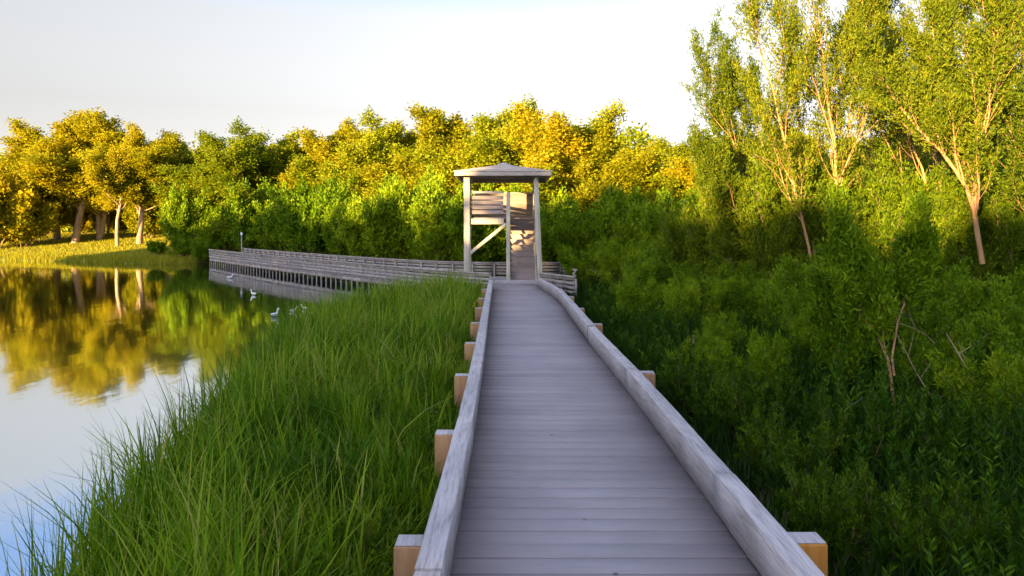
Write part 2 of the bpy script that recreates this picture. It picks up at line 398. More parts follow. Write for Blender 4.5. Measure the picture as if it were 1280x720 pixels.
def railing(path, parent, step=.62, zs=(.40, .27, .14, .01), bh=.095, inward=1, zlow=-1.1, name='rail_board'):
    R = resample(path, step)
    for zi, z in enumerate(zs):
        acc = Q4(); i0 = 0
        while i0 < len(R) - 1:
            i1 = min(len(R) - 1, i0 + 4); v = rng.uniform()
            for k in range(i0, i1):
                a, b2 = R[k], R[k + 1]
                bar(acc, (a[0], a[1], z), (b2[0], b2[1], z), .035, bh, v)
            i0 = i1
        acc.build(name, M['rail'], parent)
    acc = Q4(); v = .9
    for a, b2 in zip(R[:-1], R[1:]): bar(acc, (a[0], a[1], zs[0] + bh / 2 + .018), (b2[0], b2[1], zs[0] + bh / 2 + .018), .15, .032, .9)
    acc.build('cap_rail', M['rail'], parent)
    for k, p in enumerate(R):
        t = R[min(k + 1, len(R) - 1)] - R[max(k - 1, 0)]; t = t / np.linalg.norm(t); nrm = np.array([-t[1], t[0]]) * inward
        c = p + nrm * .058
        acc = Q4(); box(acc, (c[0], c[1], (zs[0] + zlow) / 2), (.06, .06, zs[0] - zlow), math.atan2(t[1], t[0]), rng.uniform())
        acc.build('post', M['rail'], parent)
railing(NEAR, lw, inward=-1, step=.5)
railing(FAR, lw, inward=1, step=.9)
A = resample(NEAR, .16)
f = resample(FAR[1:], .16); idx = np.linspace(0, len(f) - 1, len(A)); B = np.stack([np.interp(idx, np.arange(len(f)), f[:, k]) for k in (0, 1)], 1)
acc = Q4()
for k in range(len(A) - 1):
    a0, a1, b0, b1 = A[k], A[k + 1], B[k], B[k + 1]
    a1 = a0 + (a1 - a0) * .96; b1 = b0 + (b1 - b0) * .96
    top = [(*a0, -.08), (*b0, -.08), (*b1, -.08), (*a1, -.08)]; bot = [(p[0], p[1], -.12) for p in top]
    acc.add(top + bot, [(0, 1, 2, 3), (7, 6, 5, 4), (0, 4, 5, 1), (1, 5, 6, 2), (2, 6, 7, 3), (3, 7, 4, 0)], rng.uniform())
acc.build('deck', M['deck'], lw)
acc = Q4(); R = resample(NEAR, .9)
for a, b2 in zip(R[:-1], R[1:]): bar(acc, (a[0] + .03, a[1] + .03, -.2), (b2[0] + .03, b2[1] + .03, -.2), .05, .14, rng.uniform())
acc.build('fascia', M['rail'], lw)
# bay in front of and right of the tower
acc = Q4(); yy = 24.5
while yy < 29.3:
    box(acc, (.75, yy + .075, -.10), (3.1, .15, .04), 0, rng.uniform()); yy += .156
acc.build('tower_deck', M['deck'], lw)
railing(np.array([(.93, 23.75), (1.3, 23.2), (1.9, 22.0)]), lw, step=.7, zs=(.34, .20, .06, -.08, -.22), inward=1)
railing(np.array([(2.15, 24.4), (2.2, 27), (2.05, 29.6)]), lw, step=1.2, inward=1)

# ------------------------------------------------------------------ lookout tower
tw = thing('lookout_tower', (0, 0, 0), 'weathered wooden lookout tower with a low hipped roof, railed platform and steep boarded stair', 'tower')
X0, X1, Y0, Y1 = -1.55, .90, 24.75, 28.0
FL, EV = 2.15, 3.66
def part(name, fn, m=M['frame'], bv=.008):
    acc = Q4(); fn(acc); return bevel(acc.build(name, m, tw), bv)
PW = .20
for (x, y) in ((X0, Y0), (X0 - .14, Y1), (X1, Y1)):
    part('corner_post', lambda a: box(a, (x, y, (EV - .9) / 2), (PW, PW, EV + .9), 0, .6))
# the front right post leans a little outwards towards its foot
part('corner_post', lambda a: bar(a, (X1 + .08, Y0, -.12), (X1 - .08, Y0, EV), .17, .17, .7))
part('middle_post', lambda a: box(a, (-.13, Y0 - .02, 1.5), (.13, .13, 3.24), 0, .6))
part('floor_beam', lambda a: box(a, ((X0 - .13) / 2, Y0 - .03, FL - .03), (-.13 - X0 - .3, .10, .19), 0, .7))
part('floor_beam', lambda a: box(a, (X0, (Y0 + Y1) / 2, FL - .03), (.10, Y1 - Y0 - .2, .19), 0, .4))
part('floor_beam', lambda a: box(a, ((X0 + X1) / 2, Y1, FL - .03), (X1 - X0 - .2, .10, .19), 0, .4))
part('floor_beam', lambda a: box(a, (-.13, (Y0 + Y1) / 2 + .1, FL - .03), (.08, Y1 - Y0 - .25, .19), 0, .4))
def fl(a):
    y = Y0 + .08
    while y < Y1 - .1:
        box(a, ((X0 - .17) / 2 + .03, y + .07, FL + .087), (-.17 - X0 - .12, .14, .035), 0, rng.uniform()); y += .15
    y = 27.1
    while y < Y1 - .1:
        box(a, (.38, y + .07, FL + .087), (.86, .14, .035), 0, rng.uniform()); y += .15
part('platform', fl, M['deck'], .003)
part('top_rail', lambda a: box(a, ((X0 - .13) / 2 + .02, Y0 - .02, 3.12), (-.13 - X0 - .33, .13, .075), 0, .8))
for k in range(4):
    part('rail_board', lambda a: box(a, ((X0 - .13) / 2, Y0 + .03, 2.44 + k * .165), (-.13 - X0 - .33, .03, .128), 0, rng.uniform()), M['board'], .003)
part('brace', lambda a: bar(a, (X0 + .10, Y0 - .03, 1.02), (-.20, Y0 - .03, 2.04), .09, .11, .8))
# left side rail and brace
for k in range(4):
    part('rail_board', lambda a: box(a, (X0 + .02, (Y0 + Y1) / 2, 2.44 + k * .165), (.03, Y1 - Y0 - .24, .128), 0, rng.uniform()), M['board'], .003)
part('brace', lambda a: bar(a, (X0, Y0 + .14, 1.1), (X0, Y0 + 1.3, 2.04), .09, .1, .4))
# boarded back of the platform, seen above the stair
def back(a):
    z = FL + .10
    while z < 3.15:
        box(a, ((X0 + X1) / 2, Y1 + .02, z + .07), (X1 - X0 - .21, .03, .135), 0, rng.uniform()); z += .14
part('back_panel', back, M['board'], .003)
part('top_rail', lambda a: box(a, ((X0 + X1) / 2, Y1 + .0, 3.24), (X1 - X0 - .21, .13, .06), 0, .4))
# stair with closed risers
n = 12; y0s, y1s = Y0 + .12, 27.05
for k in range(n):
    ya = y0s + (y1s - y0s) * k / n; yb = y0s + (y1s - y0s) * (k + 1) / n; za = (FL + .1) * k / n - .10 * (1 - k / n); h = (FL + .2) / n
    part('stair_step', lambda a: (box(a, (.375, ya + .012, za + h / 2 - .01), (.84, .022, h - .024), 0, rng.uniform()),
                                  box(a, (.375, (ya + yb) / 2 - .012, za + h - .002), (.86, yb - ya + .02, .034), 0, rng.uniform())), M['board'], .003)
for x in (-.085, .835):
    part('stair_stringer', lambda a: bar(a, (x, y0s - .05, -.03), (x, y1s, FL + .02), .045, .26, .4))
for x in (-.085, .84):
    part('stair_handrail', lambda a: bar(a, (x, y0s + .1, .95), (x, y1s, FL + 1.05), .05, .09, .7))
# plank cladding beside the stair (right flank of the tower)
def flank(a):
    z = -.05
    while z < 3.1:
        box(a, (X1 + .02, (Y0 + Y1) / 2, z + .07), (.03, Y1 - Y0 - .24, .135), 0, rng.uniform()); z += .14
part('side_panel', flank, M['board'], .003)
# roof: frame, hipped boarding, little cap
OH = .42
rx0, rx1, ry0, ry1 = X0 - OH + .05, X1 + OH, Y0 - OH, Y1 + OH
for (a_, b_) in (((rx0, ry0), (rx1, ry0)), ((rx0, ry1), (rx1, ry1)), ((rx0, ry0), (rx0, ry1)), ((rx1, ry0), (rx1, ry1))):
    part('fascia', lambda a: bar(a, (*a_, EV + .09), (*b_, EV + .09), .05, .17, .9), M['roofing'], .006)
for yb in (Y0, Y1):
    part('roof_beam', lambda a: box(a, ((X0 + X1) / 2, yb, EV + .05), (X1 - X0 + .3, .1, .14), 0, .4))
for xb in (X0, X1):
    part('roof_beam', lambda a: box(a, (xb, (Y0 + Y1) / 2, EV + .05), (.1, Y1 - Y0 - .1, .13), 0, .4))
def roof_faces(a):
    cx, cy = (rx0 + rx1) / 2, (ry0 + ry1) / 2
    C = [(rx0 - .05, ry0 - .05), (rx1 + .05, ry0 - .05), (rx1 + .05, ry1 + .05), (rx0 - .05, ry1 + .05)]
    rows = 13; zb, zt = EV + .16, EV + .56
    for s in range(4):
        p, q = np.array(C[s]), np.array(C[(s + 1) % 4]); c = np.array([cx, cy])
        for k in range(rows):
            t0, t1 = k / rows, (k + 1) / rows + .012
            a0, b0 = p + (c - p) * t0, q + (c - q) * t0; a1, b1 = p + (c - p) * min(t1, 1), q + (c - q) * min(t1, 1)
            z0, z1 = zb + (zt - zb) * t0 + .016, zb + (zt - zb) * t1
            top = [(*a0, z0), (*b0, z0), (*b1, z1), (*a1, z1)]; bot = [(x, y, z - .03) for x, y, z in top]
            a.add(top + bot, [(0, 1, 2, 3), (7, 6, 5, 4), (0, 4, 5, 1), (1, 5, 6, 2), (2, 6, 7, 3), (3, 7, 4, 0)], rng.uniform())
part('roof', roof_faces, M['roofing'], .002)
def cap(a):
    cx, cy = (rx0 + rx1) / 2, (ry0 + ry1) / 2; w = .42
    zb, zt = EV + .44, EV + .62
    V = [(cx - w, cy - w, zb), (cx + w, cy - w, zb), (cx + w, cy + w, zb), (cx - w, cy + w, zb), (cx - .06, cy - .06, zt), (cx + .06, cy - .06, zt), (cx + .06, cy + .06, zt), (cx - .06, cy + .06, zt)]
    a.add(V, [(0, 1, 5, 4), (1, 2, 6, 5), (2, 3, 7, 6), (3, 0, 4, 7), (4, 5, 6, 7), (3, 2, 1, 0)], .6)
part('roof_cap', cap, M['roofing'], .004)

# ------------------------------------------------------------------ trees
def grow(rng, p, d, L, r, lvl, spec, br, tw_):
    n = 5; pts = [np.array(p, float)]; d = norm(np.array(d, float))
    for k in range(n):
        d = norm(d + rng.normal(0, spec['jit'] * (.4 if lvl == 0 else 1), 3) + np.array([0, 0, spec['up'][min(lvl, len(spec['up']) - 1)]]))
        pts.append(pts[-1] + d * L / n)
    pts = np.array(pts); rr = np.linspace(r, r * .45, n + 1); br.append((pts, rr, lvl))
    last = lvl >= spec['lv'] - 1
    if last: tw_.append(pts); return
    spawn(rng, pts, rr, L, lvl, spec, br, tw_)
def spawn(rng, pts, rr, L, lvl, spec, br, tw_, t0=None, n=None):
    n = n or spec['n'][lvl]; t0 = spec['t0'][lvl] if t0 is None else t0
    m = len(pts) - 1; ph = rng.uniform(0, 6.28)
    for k in range(n):
        t = t0 + (1 - t0) * (k + rng.uniform(.2, .8)) / n
        q = t * m; i0 = min(int(q), m - 1); fr = q - i0
        p = pts[i0] * (1 - fr) + pts[i0 + 1] * fr; ax = norm(pts[i0 + 1] - pts[i0])
        ang = rng.uniform(*spec['ang'][lvl]) * (1.1 - .45 * t); ph += 2.4 + rng.normal(0, .4)
        s = norm(np.cross(ax, [0.3, .9, .1])); u = np.cross(s, ax)
        d = ax * math.cos(ang) + (s * math.cos(ph) + u * math.sin(ph)) * math.sin(ang)
        l2 = L * spec['lr'][lvl] * rng.uniform(.75, 1.2) * (1.15 - .5 * t)
        grow(rng, p, d, l2, np.interp(t, [0, 1], [rr[0], rr[-1]]) * .5, lvl + 1, spec, br, tw_)
    grow(rng, pts[-1], pts[-1] - pts[-2], L * spec['lr'][lvl] * .9, rr[-1], lvl + 1, spec, br, tw_)
def foliage(rng, tw_, per, sig, L, Wd, up=.3, droop=0, vb=0.0):
    T = np.array(tw_); n = len(T) * per
    ti = np.repeat(np.arange(len(T)), per); t = rng.uniform(.1, 1, n) * (T.shape[1] - 1); i0 = np.minimum(t.astype(int), T.shape[1] - 2); fr = (t - i0)[:, None]
    P = T[ti, i0] * (1 - fr) + T[ti, i0 + 1] * fr; ax = norm(T[ti, i0 + 1] - T[ti, i0])
    P = P + rng.normal(0, sig, (n, 3))
    D = norm(ax * .7 + rng.normal(0, .6, (n, 3)) + np.array([0, 0, up]))
    cl = rng.uniform(0, 1, len(T))[ti]
    v = np.clip(vb + .5 * cl + .5 * rng.uniform(0, 1, n), 0, 1)
    return P, D, L * rng.uniform(.6, 1.25, n), Wd * rng.uniform(.7, 1.2, n), v
def meshes(rng, br, tw_, fol, minr=.006, sides=(8, 6, 4, 3, 3), name='tree'):
    wa = Q4()
    for pts, rr, lvl in br:
        if rr[0] < minr: continue
        tube(wa, pts, rr, sides[min(lvl, 4)])
    la = Q4(); add_leaves(la, rng, *fol)
    return wa.mesh('trunk', True), la.mesh('crown')

BROAD = dict(lv=4, n=(9, 6, 5), t0=(.28, .25, .2), ang=((.75, 1.25), (.5, 1.0), (.4, 1.1)), lr=(.60, .52, .5), up=(.02, .06, .05, .03), jit=.13)
TALL = dict(lv=4, n=(9, 6, 5), t0=(.42, .25, .2), ang=((.5, 1.0), (.4, .9), (.4, 1.0)), lr=(.50, .52, .5), up=(.02, .08, .06, .03), jit=.13)
SHRUB = dict(lv=3, n=(6, 5), t0=(.12, .15), ang=((.3, .8), (.3, .9)), lr=(.5, .5), up=(.06, .1, .08), jit=.12)
def tree_proto(seed, spec, H=10, r=.2, per=70, leaf=(.17, .105), sig=.18, mleaf='leaf_broad', forks=1):
    rng = np.random.default_rng(seed); br, tw_ = [], []
    for k in range(forks):
        a = rng.uniform(0, 6.28); ln = .0 if forks == 1 else .12
        grow(rng, (0, 0, -.3), (math.cos(a) * ln + rng.normal(0, .04), math.sin(a) * ln, 1), H * .60, r * (1 if forks == 1 else .75), 0, spec, br, tw_)
    fol = foliage(rng, tw_, per, sig, *leaf)
    wood_, crown = meshes(rng, br, tw_, fol, .02)
    zmax = float(np.percentile(fol[0][:, 2], 99.7))
    wood_.materials.append(M['bark_pale']); crown.materials.append(M[mleaf])
    return wood_, crown, zmax
def shrub_proto(seed, H=3, stems=9, per=34, leaf=(.16, .06), sig=.09, mleaf='leaf_shrub', spread=.75, spec=SHRUB, minr=.006, upl=.5):
    rng = np.random.default_rng(seed); br, tw_ = [], []
    for k in range(stems):
        a = k * 2.4 + rng.normal(0, .3); t = rng.uniform(.1, spread)
        grow(rng, (math.cos(a) * .15, math.sin(a) * .15, -.15), (math.cos(a) * t, math.sin(a) * t, 1), H * rng.uniform(.55, .8), .03 * H / 3, 0, spec, br, tw_)
    fol = foliage(rng, tw_, per, sig, *leaf, up=upl)
    wood_, crown = meshes(rng, br, tw_, fol, minr)
    zmax = float(np.percentile(fol[0][:, 2], 99.7))
    wood_.materials.append(M['bark']); crown.materials.append(M[mleaf])
    return wood_, crown, zmax
PROTO = {}
for k in range(3): PROTO['broad%d' % k] = tree_proto(10 + k, BROAD, 10, .18, 150)
for k in range(2): PROTO['gold%d' % k] = tree_proto(20 + k, TALL, 11, .19, 150, mleaf='leaf_gold')
PROTO['gold2'] = tree_proto(33, BROAD, 10, .18, 150, mleaf='leaf_gold', forks=2)
for k in range(3): PROTO['shrub%d' % k] = shrub_proto(40 + k, 3.2, 11, 42, (.17, .08), .10)
PROTO['goldbush'] = shrub_proto(60, 3.2, 11, 46, (.20, .11), .12, 'leaf_gold')
PROTO['slim'] = tree_proto(25, TALL, 11, .14, 130, mleaf='leaf_gold')
for k in range(2): PROTO['near%d' % k] = shrub_proto(70 + k, 1.3, 16, 26, (.062, .019), .018, 'herb', .7, upl=.9, minr=.002)
for k in range(3): PROTO['feather%d' % k] = shrub_proto(80 + k, 3.4, 11, 16, (.095, .030), .05, 'leaf_mix', .55, spec=dict(lv=4, n=(9, 6, 3), t0=(.12, .12, .15), ang=((.25, .6), (.3, .7), (.3, .8)), lr=(.34, .55, .5), up=(.04, .08, .08, .05), jit=.11), minr=.004)
for k in range(3): PROTO['fine%d' % k] = shrub_proto(50 + k, 2.4, 12, 42, (.13, .040), .06, 'leaf_shrub', .8)

USED = {}
def plant(kind, x, y, top, name, label, cat, group=None, rz=None, wide=1.0):
    wood_, crown, zmax = PROTO[kind]
    z = gz(x, y); s = (top - z) / zmax
    rz = random.Random(int(x * 97 + y * 31)).uniform(0, 6.28) if rz is None else rz
    if kind not in USED:
        root = thing(name, (x, y, z), label, cat, group, rz, (s * wide, s * wide, s))
        t = bpy.data.objects.new('trunk' if 'tree' in name else 'stems', wood_); c = bpy.data.objects.new('crown' if 'tree' in name else 'foliage', crown)
        for q in (t, c): COL.objects.link(q); q.parent = root
        USED[kind] = (root, t, c)
        return root
    r0, t0, c0 = USED[kind]
    root = r0.copy(); root.name = name; COL.objects.link(root)
    for q, nm in ((t0, 'trunk' if 'tree' in name else 'stems'), (c0, 'crown' if 'tree' in name else 'foliage')):
        n_ = q.copy(); n_.name = nm; n_.parent = root; COL.objects.link(n_)
    root.location = (x, y, z); root.rotation_euler = (0, 0, rz); root.scale = (s * wide, s * wide, s)
    root['label'] = label; root['category'] = cat
    if 'group' in root: del root['group']
    if group: root['group'] = group
    return root

GROVE = 'golden lit trees of the grove on the far left bank'
for (x, d, ty, kind, lab) in [
    (-6, 60, 186, 'gold0', 'golden tree cut off by the left edge of the photo'),
    (34, 63, 184, 'slim', 'golden tree second from the left edge on the far bank'),
    (72, 62, 160, 'gold0', 'tall golden tree left of the highest crown of the far bank grove'),
    (93, 60, 150, 'gold1', 'highest greenish crown of the far bank grove with a thick pale trunk'),
    (124, 62, 153, 'gold2', 'golden grove tree with two pale trunks just right of the highest crown'),
    (147, 57, 158, 'slim', 'golden grove tree whose single pale trunk stands nearest the shore'),
    (174, 58, 172, 'gold0', 'slim golden tree at the right end of the far bank grove'),
    (56, 70, 190, 'slim', 'thin trunked golden tree behind the left part of the grove'),
    (110, 69, 180, 'slim', 'thin trunked golden tree behind the middle of the grove'),
    (135, 66, 185, 'slim', 'thin trunked golden tree behind the two pale trunks'),
    (212, 66, 172, 'gold1', 'golden tree standing in the gap between grove and middle woods')]:
    plant(kind, px(x, d), d, zpx(ty, d), 'tree', lab, 'tree', GROVE, wide=1.8 if kind != 'slim' else 1.3)
for (x, d, ty, lab, wd) in [
    (-10, 57, 212, 'big golden bush reaching the ground at the left edge', 1.3), (28, 58, 232, 'golden bush left of the pale trunks of the grove', 1.3),
    (58, 66, 240, 'golden bush between the first pale trunks', 1.2), (108, 68, 250, 'golden bush behind the middle trunks of the grove', 1.2),
    (150, 69, 250, 'golden bush behind the shore-side trunk', 1.2), (186, 62, 240, 'golden bush at the right foot of the grove', 1.1)]:
    plant('goldbush', px(x, d), d, zpx(ty, d), 'bush', lab, 'bush', 'golden bushes under the far left grove', wide=wd)
MID = 'golden topped trees behind the lakeside boardwalk'
for (x, d, ty, kind, lab) in [
    (240, 62, 176, 'broad1', 'tree behind the far left end of the lakeside boardwalk'),
    (270, 57, 170, 'broad2', 'tree right of the pale bush on the far bank, behind the boardwalk end'),
    (306, 56, 162, 'broad0', 'rounded green and gold tree above the left third of the lakeside boardwalk'),
    (340, 58, 170, 'broad1', 'tree just left of the dip in the skyline'),
    (372, 60, 186, 'gold2', 'low golden tree in the dip of the skyline'),
    (402, 56, 174, 'broad2', 'tree just right of the dip in the skyline'),
    (438, 55, 152, 'gold0', 'golden tree on the left of the middle skyline hump'),
    (470, 54, 151, 'broad0', 'tree on the crest of the middle skyline hump'),
    (508, 56, 161, 'gold1', 'golden tree on the right slope of the middle skyline hump'),
    (543, 50, 150, 'broad1', 'tree rising left of the tower roof')]:
    plant(kind, px(x, d), d, zpx(ty, d), 'tree', lab, 'tree', MID, wide=1.55)
TWR = 'golden topped trees behind the lookout tower'
for (x, d, ty, kind, lab) in [
    (580, 48, 146, 'gold2', 'golden tree above the left eave of the tower'),
    (612, 44, 143, 'broad2', 'tree rising straight above the tower peak'),
    (648, 44, 137, 'broad0', 'tall tree over the right half of the tower roof'),
    (700, 42, 137, 'gold0', 'tallest golden tree just right of the tower'),
    (738, 44, 144, 'broad1', 'golden tree with a rounded shoulder right of the tallest one'),
    (765, 41, 170, 'gold2', 'tree whose small tuft ends the high skyline right of the tower'),
    (806, 42, 186, 'gold1', 'low golden tree in the open gap between tower and willows'),
    (846, 38, 180, 'broad2', 'golden tree left of the willows with thin twigs on top'),
    (888, 36, 184, 'gold0', 'golden tree half hidden by the leftmost willow')]:
    plant(kind, px(x, d), d, zpx(ty, d), 'tree', lab, 'tree', TWR, wide=1.6)
BEH = 'trees glimpsed through the willows on the right'
for (x, d, ty, kind, lab) in [
    (940, 33, 190, 'broad1', 'tree showing behind the leftmost willow stems'),
    (1000, 31, 185, 'gold2', 'golden tree showing behind the second and third willows'),
    (1060, 32, 180, 'broad0', 'tree behind the slim upright willow trunk'),
    (1120, 30, 178, 'gold1', 'golden tree behind the gap left of the forked willow'),
    (1185, 31, 175, 'broad2', 'tree behind the forked willow'),
    (1255, 30, 165, 'gold0', 'tree behind the willows near the right edge'),
    (1330, 30, 150, 'broad1', 'tree beyond the right edge behind the willows')]:
    plant(kind, px(x, d), d, zpx(ty, d), 'tree', lab, 'tree', BEH, wide=1.5)

BUSH = 'green bushes lining the shore behind the lakeside boardwalk'
for (x, d, ty, kind, lab, wd) in [
    (228, 53, 236, 'shrub0', 'pale yellow green bush like a small tree beside the grove', .8),
    (196, 50.5, 301, 'shrub1', 'low dark bush on the shore below the grove, left one', 1.6),
    (252, 48.2, 300, 'shrub0', 'low bush wrapped round the far end of the lakeside rail', 1.5),
    (232, 49.5, 296, 'shrub2', 'low dark bush on the shore left of the boardwalk end', 1.6),
    (262, 52.5, 285, 'shrub1', 'dark bush hiding the far end of the lakeside boardwalk', 1.3),
    (283, 54, 248, 'shrub2', 'green bush behind the white capped stake', 1.0),
    (318, 51, 232, 'shrub0', 'green bush behind the left third of the boardwalk rail', 1.0),
    (352, 49, 256, 'shrub1', 'green bush under the dip in the skyline', 1.0),
    (388, 47, 224, 'shrub2', 'taller green bush right of the dip in the skyline', 1.0),
    (424, 44, 252, 'shrub0', 'green bush behind the middle of the boardwalk rail', 1.0),
    (458, 41, 246, 'shrub1', 'dark green bush right of the middle of the boardwalk rail', 1.0),
    (494, 39, 222, 'shrub2', 'green bush second to the left of the tower post', 1.0),
    (530, 37, 240, 'shrub0', 'tall green bush next to the left of the tower', 1.0),
    (562, 35.5, 232, 'shrub1', 'green bush touching the left tower post', 1.0),
    (604, 35, 244, 'shrub2', 'dark green bush seen under the tower platform', 1.1),
    (655, 35, 236, 'shrub0', 'bush directly behind the tower stair', 1.1)]:
    plant(kind, px(x, d), d, zpx(ty, d), 'bush', lab, 'bush', BUSH, wide=wd)
THK = 'bushes of the thicket right of the boardwalk'
for (x, d, ty, kind, lab, wd) in [
    (702, 33, 256, 'shrub1', 'dark bush immediately right of the tower', 1.1),
    (738, 31, 262, 'shrub2', 'bush in the dark hollow right of the tower rail', 1.1),
    (772, 32, 240, 'shrub0', 'bush with golden tips below the tuft on the skyline', 1.1),
    (812, 29, 258, 'shrub1', 'bush below the open sky gap right of the tower', 1.1),
    (852, 27, 250, 'shrub2', 'bush below the golden tree left of the willows', 1.1),
    (893, 25, 240, 'shrub0', 'bush at the foot of the leftmost willow crown', 1.1),
    (935, 24, 205, 'shrub0', 'tall bush filling the gap behind the leftmost willow', 1.1),
    (990, 22, 198, 'shrub2', 'tall bush between the second and third willow trunks', 1.1),
    (1045, 22, 205, 'shrub1', 'tall bush behind the slim upright trunk', 1.1),
    (1098, 20.5, 196, 'shrub0', 'tall golden tipped bush right of the slim upright trunk', 1.1),
    (1150, 20, 205, 'shrub2', 'tall bush behind the leaning stems left of the forked willow', 1.1),
    (1205, 19, 190, 'shrub1', 'tall bush right behind the fork of the orange trunk', 1.1),
    (1262, 17, 200, 'shrub0', 'tall bush filling the right edge behind the willows', 1.1),
    (905, 18, 218, 'feather0', 'airy willow bush on the lower left slope of the leftmost willow', 1.0),
    (948, 16.5, 235, 'feather1', 'airy willow bush in front of the second willow foot', 1.0),
    (1000, 16, 215, 'feather2', 'airy sunlit willow bush between the second willow and the slim trunk', 1.0),
    (1080, 15.5, 205, 'feather0', 'airy sunlit willow bush just right of the slim upright trunk', 1.0),
    (1125, 14, 212, 'feather1', 'airy sunlit willow bush halfway between slim trunk and forked trunk', 1.0),
    (1160, 13.4, 245, 'feather2', 'airy willow bush just left of the forked orange trunk', 1.0),
    (1290, 12.8, 235, 'feather1', 'airy willow bush at the right edge beside the forked trunk', 1.0),
    (868, 20, 262, 'feather2', 'airy willow bush where the willows slope down to the gap', 1.0),
    (742, 25, 306, 'fine0', 'low willow bush just beyond the end of the right rail', 1.3),
    (786, 23, 300, 'fine1', 'feathery willow bush above the second right post', 1.3),
    (832, 22, 296, 'fine2', 'feathery willow bush in the middle of the thicket', 1.3),
    (880, 20, 292, 'fine0', 'feathery bush below the leftmost willow', 1.3),
    (925, 21, 272, 'shrub1', 'bush at the foot of the first pinkish willow stem', 1.1),
    (985, 20, 268, 'shrub2', 'bush between the first and second willow stems', 1.1),
    (1035, 19, 284, 'fine1', 'feathery bush hiding the foot of the slim upright trunk', 1.3),
    (1090, 18.5, 268, 'shrub0', 'bush right of the slim upright trunk', 1.1),
    (1150, 17, 276, 'fine2', 'feathery bush left of the forked willow foot', 1.3),
    (1205, 17, 262, 'shrub1', 'bush behind the foot of the forked willow', 1.1),
    (1265, 15, 262, 'shrub2', 'bush at the right edge beside the forked willow', 1.1),
    (800, 16, 345, 'fine2', 'low feathery bush close to the bend of the right curb', 1.2),
    (862, 14.5, 350, 'fine0', 'low feathery bush right of the curb bend', 1.2),
    (930, 15, 335, 'fine1', 'low feathery bush below the first willow stem', 1.2),
    (985, 12.5, 340, 'fine2', 'feathery bush with bright tips in the centre of the right thicket', 1.2),
    (1050, 13.5, 322, 'fine0', 'feathery bush above the leaning brown stems', 1.2),
    (1185, 11.5, 325, 'fine1', 'feathery bush under the forked willow', 1.2),
    (1255, 10.5, 335, 'fine2', 'feathery bush at the right edge below the forked willow', 1.2),
    (905, 17.5, 318, 'fine1', 'feathery bush below the skyline notch left of the willows', 1.3),
    (820, 18.5, 322, 'fine0', 'pale green bush between the curb bend and the willow thicket', 1.3),
    (955, 17, 305, 'fine2', 'feathery bush left of the small willow top', 1.3),
    (1110, 14.5, 300, 'fine1', 'feathery bush behind the top of the small brown willow', 1.3),
    (1245, 13.5, 312, 'fine0', 'feathery bush right at the foot of the orange forked trunk', 1.3),
    (1020, 10.5, 385, 'fine1', 'bright feathery bush left of the thin bent sapling', 1.2),
    (905, 11.5, 392, 'fine2', 'bright low bush right of the second right post', 1.1),
    (1120, 10, 372, 'fine0', 'bush behind the stems of the small brown willow', 1.2),
    (1230, 9.0, 375, 'fine2', 'bush behind the bare pale leaning stem', 1.2),
    (880, 9.5, 430, 'fine1', 'low bush beside the middle of the right curb', 1.0),
    (950, 8.5, 420, 'fine0', 'low bush left of the leaning brown stems', 1.0),
    (1190, 8.0, 410, 'fine2', 'bush right of the leaning brown stems', 1.1),
    (1275, 7.0, 430, 'fine1', 'dark bush cut by the right edge of the photo', 1.1),
    (1038, 4.9, 585, 'near0', 'low bright tipped bush just behind the orange post', 1.0),
    (1172, 4.7, 610, 'near1', 'low leafy bush in the lower right foreground right of the orange post', 1.1),
    (1262, 4.6, 640, 'near0', 'low leafy bush in the bottom right corner', 1.1),
    (985, 6.3, 520, 'near1', 'low leafy bush beside the near part of the right curb', 1.2),
    (1085, 6.4, 495, 'near0', 'upright leafy bush at the foot of the small brown willow', 1.1),
    (1215, 6.2, 505, 'near1', 'upright leafy bush under the bare pale leaning stem', 1.2),
    (930, 7.6, 462, 'near0', 'upright leafy bush beside the middle of the right curb', 1.2),
    (875, 8.6, 440, 'near1', 'leafy bush just beyond the second right post', 1.2)]:
    plant(kind, px(x, d), d, zpx(ty, d), 'bush', lab, 'bush', THK, wide=wd)

# willows of the right side: stems laid out one by one, branches grown from them
WIL = dict(lv=4, n=(10, 7, 4), t0=(.3, .12, .15), ang=((.22, .6), (.25, .6), (.3, .7)), lr=(.27, .55, .5), up=(.03, .09, .08, .05), jit=.11)
def willow(seed, d, stems, label, per=34, nb=10, L=.080, Wd=.026, top=None, mleaf='leaf_willow', t0=.18, lr=None, group='slender willows on the right'):
    """stems: list of (list of (x_px, y_px, depth offset), radius)"""
    rng = np.random.default_rng(seed); br, tw_ = [], []
    sp = dict(WIL)
    if lr: sp['lr'] = lr
    bx, by = px(stems[0][0][0][0], d), d; bz = gz(bx, by)
    for pts, r in stems:
        P = np.array([(px(x, d + o) - bx, d + o - by, zpx(y, d + o) - bz) for x, y, o in pts])
        t = np.linspace(0, len(P) - 1, 9); P = np.stack([np.interp(t, np.arange(len(P)), P[:, k]) for k in range(3)], 1)
        P[1:-1] = (P[:-2] + 2 * P[1:-1] + P[2:]) / 4; P[1:] += rng.normal(0, .02, P[1:].shape)
        rr = np.linspace(r * .62, r * .16, 9); br.append((P, rr, 0))
        Ln = float(np.sum(np.linalg.norm(np.diff(P, axis=0), axis=1)))
        spawn(rng, P, rr, Ln, 0, sp, br, tw_, n=nb, t0=t0)
    root = thing('willow_tree', (bx, by, bz), label, 'tree', group)
    fol = foliage(rng, tw_, per, .045, L, Wd, up=.35)
    w, c = meshes(rng, br, tw_, fol, .0035)
    link('trunk', w, M['bark_willow'], root); link('crown', c, M[mleaf], root)
    return root
